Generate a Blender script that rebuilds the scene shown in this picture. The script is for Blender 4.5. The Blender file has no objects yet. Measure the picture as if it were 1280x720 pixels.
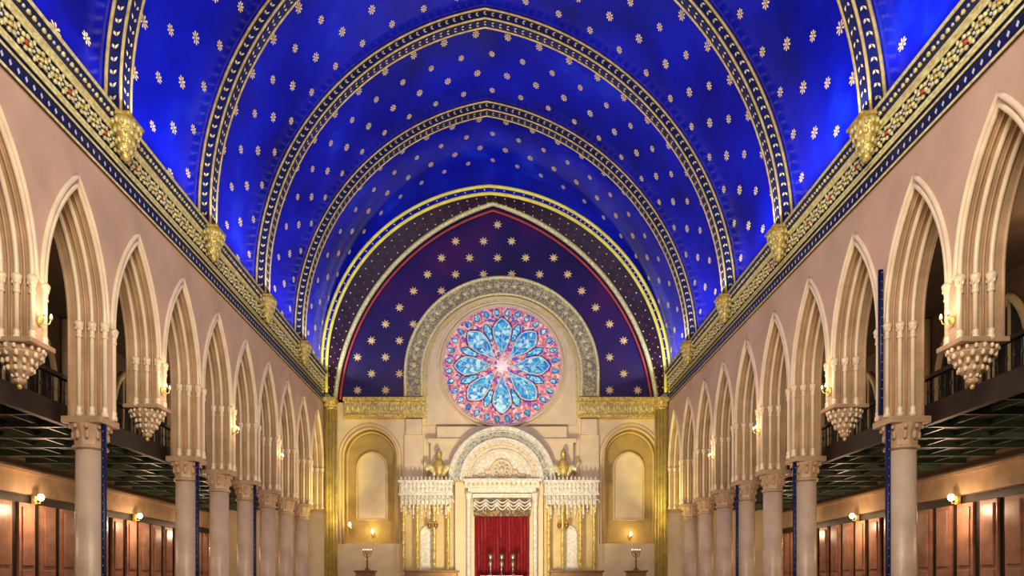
import bpy, math, random
from mathutils import Vector
random.seed(4)
PI=math.pi
scene=bpy.context.scene
C=scene.collection
EYE=1.6
def H(h): return h+EYE
# ------------------------------------------------------------------ materials
def mat(name,col,rough=.6,metal=0.,var=.15,scale=3.,bump=0.,bscale=20.,emit=0.,ecol=None,stops=None):
    m=bpy.data.materials.new(name); m.use_nodes=True
    nt=m.node_tree; N=nt.nodes; L=nt.links
    b=N['Principled BSDF']
    tc=N.new('ShaderNodeTexCoord'); no=N.new('ShaderNodeTexNoise')
    no.inputs['Scale'].default_value=scale; no.inputs['Detail'].default_value=4
    L.new(tc.outputs['Object'],no.inputs['Vector'])
    cr=N.new('ShaderNodeValToRGB')
    cr.color_ramp.elements[0].position=.3; cr.color_ramp.elements[1].position=.7
    cr.color_ramp.elements[0].color=[max(0,c*(1-var)) for c in col]+[1]
    cr.color_ramp.elements[1].color=[min(1,c*(1+var)) for c in col]+[1]
    if stops:
        while len(cr.color_ramp.elements)<len(stops): cr.color_ramp.elements.new(.5)
        for e,(p,c) in zip(cr.color_ramp.elements,stops): e.position=p
        for e,(p,c) in zip(cr.color_ramp.elements,stops): e.color=list(c)+[1]
    L.new(no.outputs['Fac'],cr.inputs['Fac']); L.new(cr.outputs['Color'],b.inputs['Base Color'])
    b.inputs['Roughness'].default_value=rough; b.inputs['Metallic'].default_value=metal
    if bump>0:
        n2=N.new('ShaderNodeTexNoise'); n2.inputs['Scale'].default_value=bscale
        L.new(tc.outputs['Object'],n2.inputs['Vector'])
        bp=N.new('ShaderNodeBump'); bp.inputs['Strength'].default_value=bump; bp.inputs['Distance'].default_value=.03
        L.new(n2.outputs['Fac'],bp.inputs['Height']); L.new(bp.outputs['Normal'],b.inputs['Normal'])
    if emit>0:
        if ecol: b.inputs['Emission Color'].default_value=list(ecol)+[1]
        else: L.new(cr.outputs['Color'],b.inputs['Emission Color'])
        b.inputs['Emission Strength'].default_value=emit
    return m
def mosaic(name,cols,scale=6.,rough=.4,emit=0.,metal=0.):
    m=bpy.data.materials.new(name); m.use_nodes=True
    nt=m.node_tree; N=nt.nodes; L=nt.links; b=N['Principled BSDF']
    tc=N.new('ShaderNodeTexCoord'); vo=N.new('ShaderNodeTexVoronoi'); vo.inputs['Scale'].default_value=scale
    L.new(tc.outputs['Object'],vo.inputs['Vector'])
    sp=N.new('ShaderNodeSeparateColor'); L.new(vo.outputs['Color'],sp.inputs[0])
    cr=N.new('ShaderNodeValToRGB'); cr.color_ramp.interpolation='CONSTANT'
    els=cr.color_ramp.elements
    while len(els)<len(cols): els.new(.5)
    for i,c in enumerate(cols): els[i].position=i/len(cols); els[i].color=list(c)+[1]
    L.new(sp.outputs[0],cr.inputs['Fac']); L.new(cr.outputs['Color'],b.inputs['Base Color'])
    b.inputs['Roughness'].default_value=rough; b.inputs['Metallic'].default_value=metal
    if emit>0:
        L.new(cr.outputs['Color'],b.inputs['Emission Color']); b.inputs['Emission Strength'].default_value=emit
    return m
M={}
M['blue']=mat('vault_blue',(.0035,.008,.40),.22,0,.75,.42,.06,3,stops=[(.28,(.0006,.002,.15)),(.44,(.0015,.005,.36)),(.60,(.003,.010,.52)),(.76,(.010,.05,.75))])
M['indigo']=mat('indigo_paint',(.026,.003,.085),.45,0,.6,.5,stops=[(.30,(.008,.002,.07)),(.5,(.020,.003,.11)),(.72,(.070,.004,.10))])
M['navy']=mat('navy_band',(.004,.008,.075),.45,0,.4,2)
M['gold']=mat('gold_leaf',(.84,.54,.15),.30,.4,.5,10,.6,25)
M['gold2']=mat('pale_gold',(.97,.78,.36),.30,.2,.35,12,.5,30)
M['rgold']=mat('rib_gold',(.66,.46,.14),.34,.4,.3,6,.2,25)
M['star']=mat('star_gold',(.84,.62,.28),.5,.0,.15,8,emit=.08)  # gilt paint with a faint self-glow added
M['starw']=mat('leaf_cream',(.72,.58,.30),.5,0,.2,8)
M['white']=mat('white_dot',(.62,.68,.85),.5)
M['pink']=mat('pink_plaster',(.65,.44,.31),.6,0,.12,1.2,.15,40)
M['tan']=mat('tan_stone',(.56,.37,.22),.40,0,.2,2.2,.2,30)
M['cream']=mat('cream_stone',(.88,.72,.46),.5,0,.10,1.5,.15,30)
M['lite']=mat('pale_moulding',(.95,.76,.52),.26,0,.12,2.5,.1,30)
M['col']=mat('column_stone',(.66,.50,.36),.36,0,.2,1.6,.15,30)
M['ochre']=mat('ochre_plaster',(.52,.36,.11),.6,0,.15,2)
M['ochre2']=mat('pale_ochre',(.78,.60,.27),.6,0,.12,2)
M['yellow']=mat('yellow_gilt',(.95,.76,.12),.35,.1,.2,3,emit=.10)  # slight glow added in place of bright light on the chancel arch
M['ygold']=mat('pier_gold',(.88,.66,.16),.30,.4,.25,3)  # plain even gold of the corner piers
M['marble']=mat('white_marble',(.90,.83,.70),.4,0,.22,8,.5,40)
M['mosa']=mosaic('grey_gold_mosaic',[(.30,.24,.13),(.5,.42,.22),(.20,.20,.17),(.6,.52,.32),(.36,.28,.12)],16)
M['mosb']=mosaic('blue_grey_mosaic',[(.30,.34,.38),(.62,.60,.54),(.18,.24,.34),(.70,.62,.46),(.45,.46,.46)],20)
M['mosd']=mosaic('dark_gold_brocade',[(.20,.11,.02),(.08,.04,.01),(.40,.26,.06),(.12,.05,.02)],14)
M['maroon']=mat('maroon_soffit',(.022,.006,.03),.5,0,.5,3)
M['redp']=mat('red_paint',(.50,.06,.04),.5,0,.2,4)
M['curt']=mat('red_velvet',(.26,.003,.010),.7,0,.35,5)
M['dark']=mat('dark_wood',(.03,.018,.012),.5,0,.3,4)
M['wood']=mat('pinkish_wood',(.46,.23,.15),.34,0,.25,3)
M['bronze']=mat('bronze_brown',(.28,.14,.06),.35,.4,.2,4)
M['brownw']=mat('brown_wall',(.14,.09,.055),.7,0,.2,1.5)
M['green']=mat('dark_green_coffer',(.006,.018,.013),.4,0,.5,1.2)
M['greenl']=mat('green_coffer_edge',(.035,.06,.038),.4,0,.5,1)
M['bulb']=mat('warm_bulb',(1,.8,.5),.5,0,0,1,emit=9,ecol=(1,.72,.38))
M['floor']=mat('floor_carpet',(.10,.035,.025),.8,0,.2,4)
M['silver']=mat('silver',(.30,.24,.22),.3,.8,.2,5)
M['glassd']=mat('dark_window_glass',(.05,.05,.07),.15,0,.4,3)
M['gpet']=mosaic('blue_petal_glass',[(.01,.18,.54),(.03,.38,.64),(.20,.58,.72),(.01,.24,.60),(.50,.76,.80),(.04,.34,.56)],7.5,.3,.48)
M['gpink']=mosaic('pink_glass',[(.66,.14,.22),(.74,.34,.36),(.30,.08,.36),(.82,.50,.42),(.08,.12,.50),(.66,.18,.16),(.84,.62,.58)],10,.3,.36)
M['gmed']=mosaic('light_blue_glass',[(.06,.40,.70),(.40,.68,.78),(.03,.24,.60),(.20,.52,.66)],12,.3,.5)
M['grose']=mat('rose_centre_glass',(.88,.70,.70),.3,emit=.4)
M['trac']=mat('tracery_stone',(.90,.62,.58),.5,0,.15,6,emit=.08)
M['lead']=mat('dark_leading',(.03,.02,.16),.5,0,.2,6)
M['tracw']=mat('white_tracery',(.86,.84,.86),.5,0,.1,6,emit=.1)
# ------------------------------------------------------------------ mesh builder
org={}
class MB:
    def __init__(s): s.v=[];s.f=[];s.m=[];s.s=[]
    def add(s,vs,fs,m=0,sm=False):
        o=len(s.v); s.v.extend([tuple(p) for p in vs])
        for f in fs: s.f.append([i+o for i in f]); s.m.append(m); s.s.append(sm)
    def box(s,x0,x1,y0,y1,z0,z1,m=0):
        if x0>x1:x0,x1=x1,x0
        if y0>y1:y0,y1=y1,y0
        s.add([(x0,y0,z0),(x1,y0,z0),(x1,y1,z0),(x0,y1,z0),(x0,y0,z1),(x1,y0,z1),(x1,y1,z1),(x0,y1,z1)],
              [(0,3,2,1),(4,5,6,7),(0,1,5,4),(1,2,6,5),(2,3,7,6),(3,0,4,7)],m)
    def tube(s,pts,r,axis=(1,0,0),n=6,m=0,closed=False):
        P=[Vector(p) for p in pts]; A=Vector(axis).normalized(); vs=[];k=len(P)
        for i in range(k):
            if closed: t=P[(i+1)%k]-P[i-1]
            else: t=P[min(i+1,k-1)]-P[max(i-1,0)]
            t.normalize()
            nn=t.cross(A)
            if nn.length<1e-4: nn=Vector((0,1,0)) if abs(A.x)>.5 else Vector((1,0,0))
            nn.normalize(); bb=t.cross(nn).normalized()
            for j in range(n):
                a=2*PI*j/n; vs.append(P[i]+nn*(r*math.cos(a))+bb*(r*math.sin(a)))
        fs=[]
        for i in range(k if closed else k-1):
            i2=(i+1)%k
            for j in range(n):
                j2=(j+1)%n; fs.append((i*n+j,i*n+j2,i2*n+j2,i2*n+j))
        if not closed: fs.append(list(range(n))[::-1]); fs.append([(k-1)*n+j for j in range(n)])
        s.add(vs,fs,m,True)
    def lathe(s,c,prof,n=16,m=0,sx=1.,sy=1.,a0=0.,sm=True,flute=0.,nf=0):
        vs=[];k=len(prof)
        for r,z in prof:
            for j in range(n):
                a=2*PI*j/n+a0; rr=r*(1+flute*math.cos(nf*a)) if nf else r
                vs.append((c[0]+rr*math.cos(a)*sx,c[1]+rr*math.sin(a)*sy,c[2]+z))
        fs=[(i*n+j,i*n+(j+1)%n,(i+1)*n+(j+1)%n,(i+1)*n+j) for i in range(k-1) for j in range(n)]
        fs.append(list(range(n))[::-1]); fs.append([(k-1)*n+j for j in range(n)])
        s.add(vs,fs,m,sm)
    def ball(s,c,rx,ry=None,rz=None,n=8,m=0):
        ry=rx if ry is None else ry; rz=rx if rz is None else rz
        vs=[(c[0],c[1],c[2]-rz)];k=n//2
        for i in range(1,k):
            ph=-PI/2+PI*i/k
            for j in range(n):
                a=2*PI*j/n; vs.append((c[0]+rx*math.cos(ph)*math.cos(a),c[1]+ry*math.cos(ph)*math.sin(a),c[2]+rz*math.sin(ph)))
        vs.append((c[0],c[1],c[2]+rz)); fs=[]
        for j in range(n): fs.append((0,1+(j+1)%n,1+j)); fs.append((len(vs)-1,1+(k-2)*n+j,1+(k-2)*n+(j+1)%n))
        for i in range(k-2):
            for j in range(n): fs.append((1+i*n+j,1+i*n+(j+1)%n,1+(i+1)*n+(j+1)%n,1+(i+1)*n+j))
        s.add(vs,fs,m,True)
    def loft(s,A,B,m=0,sm=False):
        n=len(A); s.add(list(A)+list(B),[(i,i+1,n+i+1,n+i) for i in range(n-1)],m,sm)
    def star(s,c,e1,e2,nr,r,k=8,inner=.42,m=0,th=.03,rot=0.):
        c=Vector(c);e1=Vector(e1);e2=Vector(e2);nr=Vector(nr)
        vs=[c+nr*th]
        for i in range(2*k):
            a=PI*i/k+rot; rr=r if i%2==0 else r*inner
            vs.append(c+e1*(rr*math.cos(a))+e2*(rr*math.sin(a)))
        s.add(vs,[(0,1+i,1+(i+1)%(2*k)) for i in range(2*k)],m)
    def flower(s,c,e1,e2,nr,r,k=6,m=0,rot=0.):
        c=Vector(c);e1=Vector(e1);e2=Vector(e2);nr=Vector(nr)
        for i in range(k):
            a=2*PI*i/k+rot;ds=[(.16,a),(.62,a-.26),(.95,a-.13),(.95,a+.13),(.62,a+.26)]
            vs=[c+nr*.012+e1*(r*q*math.cos(b))+e2*(r*q*math.sin(b)) for q,b in ds]
            s.add(vs,[(0,1,2,3,4)],m)
        vs=[c+nr*.02+e1*(r*.2*math.cos(j*PI/3))+e2*(r*.2*math.sin(j*PI/3)) for j in range(6)]
        s.add(vs,[tuple(range(6))],m)
    def build(s,name,mats,parent=None,bevel=0.):
        if parent is not None: O=Vector(org[parent.name])
        else:
            xs=[v[0] for v in s.v];ys=[v[1] for v in s.v];zs=[v[2] for v in s.v]
            O=Vector(((min(xs)+max(xs))/2,(min(ys)+max(ys))/2,min(zs)))
        me=bpy.data.meshes.new(name); me.from_pydata([(v[0]-O.x,v[1]-O.y,v[2]-O.z) for v in s.v],[],s.f)
        if not isinstance(mats,(list,tuple)): mats=[mats]
        for mm in mats: me.materials.append(mm)
        for p,mi,sm in zip(me.polygons,s.m,s.s): p.material_index=mi; p.use_smooth=sm
        me.update()
        o=bpy.data.objects.new(name,me); C.objects.link(o); org[o.name]=tuple(O)
        if parent is not None: o.parent=parent
        else: o.location=O
        if bevel>0:
            b=o.modifiers.new('b','BEVEL'); b.width=bevel; b.segments=2; b.limit_method='ANGLE'
        return o
def tag(o,label,cat,group=None):
    o['label']=label;o['category']=cat
    if group:o['group']=group
    return o
def empty(name,loc,label,cat,group=None):
    o=bpy.data.objects.new(name,None);C.objects.link(o);o.location=loc;o.empty_display_size=.2
    org[o.name]=tuple(loc); return tag(o,label,cat,group)
def struct(o,label=None):
    o['kind']='structure'
    if label:o['label']=label
    return o
def dup(root,loc,label,skip=()):
    r=root.copy();C.objects.link(r);r.location=loc;r['label']=label
    for ch in list(root.children):
        if ch.name.split('.')[0] in skip: continue
        c=ch.copy();C.objects.link(c);c.parent=r
        for g in list(ch.children):
            d=g.copy();C.objects.link(d);d.parent=c
    return r
# ------------------------------------------------------------------ arches
def archRe(R,e,n=16):
    tm=math.acos(max(-1,min(1,e/R)));L=[(e-R*math.cos(tm*i/n),R*math.sin(tm*i/n)) for i in range(n+1)]
    return L+[(-u,z) for u,z in L[-2::-1]]
def arch(hw,rise,n=12):
    R=(rise*rise+hw*hw)/(2*hw); return archRe(R,R-hw,n)
def arch_panel(mb,u0,u1,c,hw,spring,rise,ztop,zbot,T,d0,d1,m=0,n=10,mi=None):
    A=[(c+u,spring+z) for u,z in arch(hw,rise,n)]
    mi=m if mi is None else mi
    zb=zbot if isinstance(zbot,tuple) else (zbot,zbot)
    for d in (d0,d1):
        for (a,b),z0 in (((u0,c-hw),zb[0]),((c+hw,u1),zb[1])):
            if b-a>1e-4:
                mb.add([T(a,d,z0),T(b,d,z0),T(b,d,spring),T(a,d,spring)],[(0,1,2,3)],m)
                mb.add([T(a,d,spring),T(b,d,spring),T(b,d,ztop),T(a,d,ztop)],[(0,1,2,3)],m)
        for i in range(len(A)-1):
            mb.add([T(A[i][0],d,A[i][1]),T(A[i+1][0],d,A[i+1][1]),T(A[i+1][0],d,ztop),T(A[i][0],d,ztop)],[(0,1,2,3)],m)
    P=[(c-hw,zb[0])]+A+[(c+hw,zb[1])]
    mb.loft([T(u,d0,z) for u,z in P],[T(u,d1,z) for u,z in P],mi)
    for (a,b),z0 in (((u0,c-hw),zb[0]),((c+hw,u1),zb[1])):
        if b-a>1e-4: mb.add([T(a,d0,z0),T(b,d0,z0),T(b,d1,z0),T(a,d1,z0)],[(0,1,2,3)],m)
BAY=1.93
def YK(k): return 10.53+BAY*k
K0,K1=-4,9
Y0,Y1=YK(K0),YK(K1)
SPR=H(4.6); ZB=H(2.95); ZC=H(3.62)
CORB=(-4,-2,0,2)
def zbk(k): return ZC if k in CORB else ZB
# ------------------------------------------------------------------ floor
f=MB(); f.box(-11.6,11.6,-2,29,-.1,0); struct(f.build('floor',M['floor']),'dark red carpeted floor of the sanctuary')
# ------------------------------------------------------------------ arcade walls
HWS=((.82,2.04,0.,.20),(.77,1.95,.20,.40),(.72,1.86,.40,.60))
for s,side in ((-1,'left'),(1,'right')):
    T=lambda u,d,z,s=s:(s*(7+d),u,z)
    w=MB()
    for k in range(K0,K1):
        a,b=YK(k),YK(k+1);c=(a+b)/2
        for i,(hw,ri,d0,d1) in enumerate(HWS): arch_panel(w,a,b,c,hw,SPR,ri,H(8.7),(zbk(k),zbk(k+1)),T,d0,d1,0 if i==0 else 1,10,1)
    wl=struct(w.build('wall_'+side,[M['pink'],M['tan']]),'pinkish plaster arcade wall of pointed arches on the %s'%side)
    for k in range(max(K0,-2),K1):
        c=(YK(k)+YK(k+1))/2
        t=MB()
        def pth(hw,rise,d,jamb=True):
            A=[(c+u,SPR+z) for u,z in arch(hw,rise,14)]
            if jamb:A=[(c-hw,zbk(k))]+A+[(c+hw,zbk(k+1))]
            return [T(u,d,z) for u,z in A]
        t.tube(pth(.905,2.19,-.01,False),.04,(1,0,0),8,1)
        t.tube(pth(.82,2.04,0),.038,(1,0,0),8,1)
        t.tube(pth(.795,2.0,.10),.018,(1,0,0),6,0)
        t.tube(pth(.77,1.95,.2),.038,(1,0,0),8,1)
        t.tube(pth(.745,1.90,.3),.018,(1,0,0),6,0)
        t.tube(pth(.72,1.86,.4),.038,(1,0,0),8,1)
        t.tube(pth(.72,1.86,.58),.03,(1,0,0),6,0)
        t.build('archivolt',[M['tan'],M['lite']],wl)
        t=MB()
        for sg,zb_ in ((-1,zbk(k)),(1,zbk(k+1))):
            for hw,d in ((.82,0),(.77,.2),(.72,.4)):
                p=T(c+sg*hw,d,SPR)
                t.lathe((p[0],p[1],SPR-.26),[(.038,0),(.055,.03),(.043,.06),(.048,.14),(.075,.22),(.08,.26),(.05,.3)],10,0)
                for a in range(5): t.ball((p[0]+.052*math.cos(a*1.257),p[1]+.052*math.sin(a*1.257),SPR-.09),.02,.02,.036,6)
                t.lathe((p[0],p[1],zb_),[(.06,0),(.06,.06),(.043,.1),(.05,.14),(.038,.18)],10,0)
        t.build('colonnette_capital',[M['lite']],wl)
    # aisle outer wall
    o=MB(); o.box(s*11.5,s*11.7,Y0,28.28,0,H(6.98),0)
    ow=struct(o.build('wall_aisle_'+side,[M['brownw']]),'brown outer wall of the %s aisle'%side)
    p=MB(); p.box(s*11.42,s*11.5,Y0,28.27,H(2.15),H(2.8)); p.box(s*11.36,s*11.5,Y0,28.27,H(2.66),H(2.74)); p.build('frieze_moulding',[M['tan']],ow)
    p=MB(); p.box(s*11.44,s*11.5,Y0,28.27,0,H(2.1)); p.build('dado_board',[M['dark']],ow)
    for i in range(24):
        y=10+i*.8
        if y>27.5: break
        p=MB(); p.box(s*11.36,s*11.44,y,y+.56,.3,H(1.92)); p.box(s*11.32,s*11.36,y+.08,y+.48,.5,H(.3)); p.box(s*11.32,s*11.36,y+.08,y+.48,H(.4),H(1.82)); p.build('wood_panel',[M['wood']],ow,.01)
    for k in range(0,K1):
        c=(YK(k)+YK(k+1))/2
        p=MB(); A=[(c-.55,H(3.6))]+[(c+u,H(5.2)+z) for u,z in arch(.55,1.2,8)]+[(c+.55,H(3.6))]
        p.add([(s*11.46,u,z) for u,z in A],[list(range(len(A)))],0)
        p.build('window_pane',[M['glassd']],ow)
        p=MB(); p.tube([(s*11.46,u,z) for u,z in A],.09,(1,0,0),6); p.tube([(s*11.46,c,H(3.6)),(s*11.46,c,H(6.35))],.04,(1,0,0),6)
        p.tube([(s*11.4,c+.965,H(3.2)),(s*11.4,c+.965,H(6.95))],.11,(1,0,0),8); p.build('window_frame',[M['cream']],ow)
    cm=MB(); cm.box(s*7.65,s*11.7,Y0,28.28,H(7.0),H(7.2)); struct(cm.build('ceiling_aisle_'+side,[M['brownw']]),'ceiling of the %s aisle'%side)
    # gallery
    g=empty('gallery',(s*9.5,18,H(2.84)),'dark %s gallery balcony with green coffered underside behind the columns'%side,'balcony','side galleries')
    p=MB(); p.box(s*7.80,s*11.3,Y0,28.2,H(2.98),H(3.12)); p.build('deck',[M['green']],g)
    p=MB(); p.box(s*7.76,s*7.88,Y0,28.2,H(2.84),H(3.2)); p.tube([(s*7.78,Y0,H(3.18)),(s*7.78,28.2,H(3.18))],.02,(1,0,0),6); p.build('fascia',[M['dark']],g)
    for k in range(K0*2,K1*2):
        y=YK(k/2)+.2
        p=MB(); p.box(s*7.88,s*11.3,y,y+.06,H(2.86),H(2.98)); p.build('beam',[M['greenl']],g)
    for x in (8.4,9.1,9.8,10.5):
        p=MB(); p.box(s*x,s*(x+.05),Y0,28.2,H(2.90),H(2.98)); p.build('joist',[M['greenl']],g)
    p=MB(); y=Y0+.1
    while y<28:
        p.tube([(s*7.85,y,H(3.2)),(s*7.85,y,H(3.7))],.014,(1,0,0),5); p.ball((s*7.85,y,H(3.45)),.028,.028,.06,6); y+=.16
    p.box(s*7.8,s*7.9,Y0,28.2,H(3.68),H(3.75)); p.build('balustrade',[M['dark']],g)
    # cornice
    tr=MB(); tr.box(s*6.96,s*6.995,Y0,Y1,H(7.30),H(7.58),0); trm=struct(tr.build('trim_%d'%(1 if s<0 else 2),[M['navy']]),'gilded floral cornice along the %s wall'%side)
    d=MB(); y=Y0+.06
    while y<Y1-.05:
        d.add([(s*6.945,y-.035,H(7.44)),(s*6.945,y,H(7.49)),(s*6.945,y+.035,H(7.44)),(s*6.945,y,H(7.39))],[(0,1,2,3)]); y+=.17
    d.build('dot_pattern',[M['white']],trm)
    d=MB()
    for z in (7.30,7.58): d.tube([(s*6.94,Y0,H(z)),(s*6.94,Y1,H(z))],.02,(1,0,0),6)
    for z in (7.66,7.72,8.14): d.tube([(s*6.90,Y0,H(z)),(s*6.90,Y1,H(z))],.026,(1,0,0),6)
    pr=[(6.92,8.14),(6.86,8.18),(6.84,8.22)]
    d.loft([(s*x,Y0,H(z)) for x,z in pr],[(s*x,Y1,H(z)) for x,z in pr])
    d.tube([(s*6.74,Y0,H(8.40)),(s*6.74,Y1,H(8.40))],.032,(1,0,0),6)
    d.build('gilt_moulding',[M['gold2']],trm)
    d=MB(); d.box(s*6.93,s*6.995,Y0,Y1,H(7.58),H(8.16))
    pr=[(6.85,8.21),(6.76,8.30),(6.74,8.38),(6.985,8.43)]
    d.loft([(s*x,Y0,H(z)) for x,z in pr],[(s*x,Y1,H(z)) for x,z in pr]); d.build('blue_frieze',[M['navy']],trm)
    d=MB(); y=Y0+.15; i=0
    while y<Y1-.1:
        c=(s*6.90,y,H(7.93))
        d.ball(c,.05,.045,.045,6,1 if i%3==0 else 2)
        for a in range(6):
            aa=a*PI/3+.3; d.ball((c[0]-s*.01,c[1]+.10*math.cos(aa),c[2]+.10*math.sin(aa)),.036,.042,.042,6,0)
        for z_1,z_2 in ((8.05,1),(7.82,-1)):
            d.ball((s*6.89,y+.17,H(z_1)),.03,.026,.05,6,0); d.ball((s*6.90,y+.11,H(z_1-.03*z_2)),.02,.045,.024,6,0);d.ball((s*6.90,y+.23,H(z_1-.03*z_2)),.02,.045,.024,6,0)
        d.ball((s*6.90,y+.17,H(7.93)),.025,.03,.03,6,3)
        d.ball((s*6.78,y,H(8.28)),.035,.05,.045,6,0); d.ball((s*6.78,y+.11,H(8.28)),.025,.03,.03,6,3); d.ball((s*6.78,y+.22,H(8.28)),.035,.05,.045,6,0)
        y+=.34;i+=1
    d.build('floral_ornament',[M['gold2'],M['redp'],M['gold'],M['white']],trm)
    # columns
    base=None;n=0
    names=['outermost, nearest the viewer','nearest one fully in view','second fully in view','third fully in view','fourth fully in view','fifth fully in view, towards the ark','second from the far wall','closest to the far wall']
    for k in (-1,1,3,4,5,6,7,8):
        lab='pale stone column on the %s, %s'%(side,names[n])
        X=s*7.34;Y=YK(k)
        if base is None:
            r=empty('column',(X,Y,0),lab,'column','nave columns'); base=r
            p=MB(); p.lathe((X,Y,0),[(.25,.35),(.255,1.2),(.24,ZB-.58)],24); p.build('shaft',[M['col']],r)
            p=MB(); p.lathe((X,Y,0),[(.42,0),(.42,.12),(.36,.16),(.38,.24),(.30,.3),(.28,.36)],24); p.build('base',[M['tan']],r)
            p=MB(); p.lathe((X,Y,ZB-.58),[(.24,0),(.29,.03),(.29,.06),(.25,.09),(.255,.2),(.28,.34),(.33,.46)],24,0,flute=.05,nf=8); p.box(X-.36,X+.36,Y-.30,Y+.30,ZB-.12,ZB)
            for a in range(10):
                aa=a*PI/5; p.ball((X+.27*math.cos(aa),Y+.27*math.sin(aa),ZB-.32),.045,.045,.10,6); p.ball((X+.32*math.cos(aa),Y+.32*math.sin(aa),ZB-.18),.04,.04,.05,6)
            p.build('capital',[M['tan']],r,.01)
            for nm,z0_,z1_,XX in (('blue_accent_shaft',0.,ZB-.1,s*7.03),('upper_blue_shaft',ZB+.05,H(5.6),s*6.90)):
                if nm[0]=='u' and s<0: continue
                p=MB(); p.tube([(XX,Y-.12,z0_),(XX,Y-.12,z1_)],.045,(1,0,0),8)
                bs=p.build(nm,[M['navy']],r)
                q=MB(); z=z0_+.3
                while z<z1_: q.ball((XX,Y-.163,z),.010,.009,.012,4); z+=.16
                q.build('dot_ornament',[M['white']],bs)
        else: dup(base,(X,Y,0),lab,(('blue_accent_shaft',) if k in (4,6,7,8) else ())+(() if k==1 else ('upper_blue_shaft',)))
        n+=1
    # corbels
    base=None;n=0
    for k in (0,2):
        lab='carved foliage corbel under the %s arcade, %s'%(side,['nearest the viewer','farther from the viewer'][n])
        X=s*7.29;Y=YK(k)
        if base is None:
            r=empty('corbel',(X,Y,ZC-.62),lab,'corbel','arcade corbels'); base=r
            p=MB(); p.lathe((X,Y,ZC-.60),[(.03,0),(.08,.03),(.10,.06),(.07,.10),(.10,.14),(.19,.20),(.20,.24),(.16,.28),(.22,.36),(.33,.44),(.34,.48),(.28,.51),(.34,.60)],20,0,1.0,.85,flute=.06,nf=8); p.build('corbel_body',[M['tan']],r)
            p=MB()
            for rr,zz,nn,bz,br in ((.34,-.08,18,.045,.032),(.31,-.17,14,.06,.036),(.23,-.26,12,.06,.034),(.19,-.37,10,.05,.032),(.10,-.46,7,.05,.028),(.07,-.54,5,.04,.024)):
                for a in range(nn):
                    aa=a*2*PI/nn+zz*7; p.ball((X+rr*math.cos(aa),Y+rr*math.sin(aa)*.86,ZC+zz),br,br,bz,6)
            p.build('leaf_carving',[M['lite']],r)
            p=MB(); p.box(X-.37,X+.37,Y-.29,Y+.29,ZC-.03,ZC+.05); p.build('abacus',[M['tan']],r,.012)
            p=MB(); p.ball((X,Y,ZC-.62),.035,.035,.05,8); p.build('pendant_knob',[M['gold']],r)
        else: dup(base,(X,Y,ZC-.62),lab)
        n+=1
    # sconces on piers
    base=None;n=0
    for k in (0,2,4,6):
        lab='brass candle sconce on the %s arcade pier, %s'%(side,['nearest the viewer','second from the viewer','third from the viewer','farthest from the viewer'][n])
        X=s*6.98;Y=YK(k);Z=H(4.0)
        if base is None:
            r=empty('wall_sconce',(X,Y,Z),lab,'sconce','arcade sconces');base=r
            p=MB(); p.ball((X,Y,Z),.02,.05,.09,10); p.build('backplate',[M['gold']],r)
            for j in (-1,1):
                p=MB(); p.tube([(X,Y,Z),(X-s*.05,Y+j*.03,Z-.05),(X-s*.10,Y+j*.07,Z-.02),(X-s*.12,Y+j*.08,Z+.05)],.009,(0,.3,1),6); p.lathe((X-s*.12,Y+j*.08,Z+.04),[(.01,0),(.026,.02),(.022,.03)],10); a=p.build('arm',[M['gold']],r)
                p=MB(); p.lathe((X-s*.12,Y+j*.08,Z+.06),[(.010,0),(.020,.03),(.016,.05),(.003,.08)],8); p.build('bulb',[M['bulb']],a)
        else: dup(base,(X,Y,Z),lab)
        l=bpy.data.lights.new('sconce_glow','POINT');l.energy=9;l.color=(1,.72,.42);l.shadow_soft_size=.05
        lo=bpy.data.objects.new('sconce_glow',l);lo.location=(X-s*.3,Y-.1,Z+.15);C.objects.link(lo)
        n+=1
    # lamps on aisle wall
    base=None
    for n,Y in enumerate((12.6,16.9,21.6,25.6)):
        lab='glowing glass wall lamp above the %s aisle panelling, %s'%(side,['nearest the viewer','second along','third along','farthest'][n])
        X=s*11.3;Z=H(2.02)
        if base is None:
            r=empty('wall_lamp',(X,Y,Z),lab,'lamp','aisle wall lamps');base=r
            p=MB(); p.box(X,X+s*.08,Y-.05,Y+.05,Z-.1,Z+.1); p.tube([(X+s*.05,Y,Z-.05),(X-s*.1,Y,Z-.08),(X-s*.12,Y,Z)],.015,(0,1,0),6); p.build('bracket',[M['gold']],r)
            p=MB(); p.lathe((X-s*.12,Y,Z-.02),[(.03,0),(.07,.04),(.08,.10),(.05,.16),(.02,.17)],12); p.build('glass_shade',[M['bulb']],r)
        else: dup(base,(X,Y,Z),lab)
        l=bpy.data.lights.new('lamp_light','POINT');l.energy=62;l.color=(1,.66,.40);l.shadow_soft_size=.1
        lo=bpy.data.objects.new('lamp_light',l);lo.location=(s*10.7,Y-.3,H(1.75));C.objects.link(lo)
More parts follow.
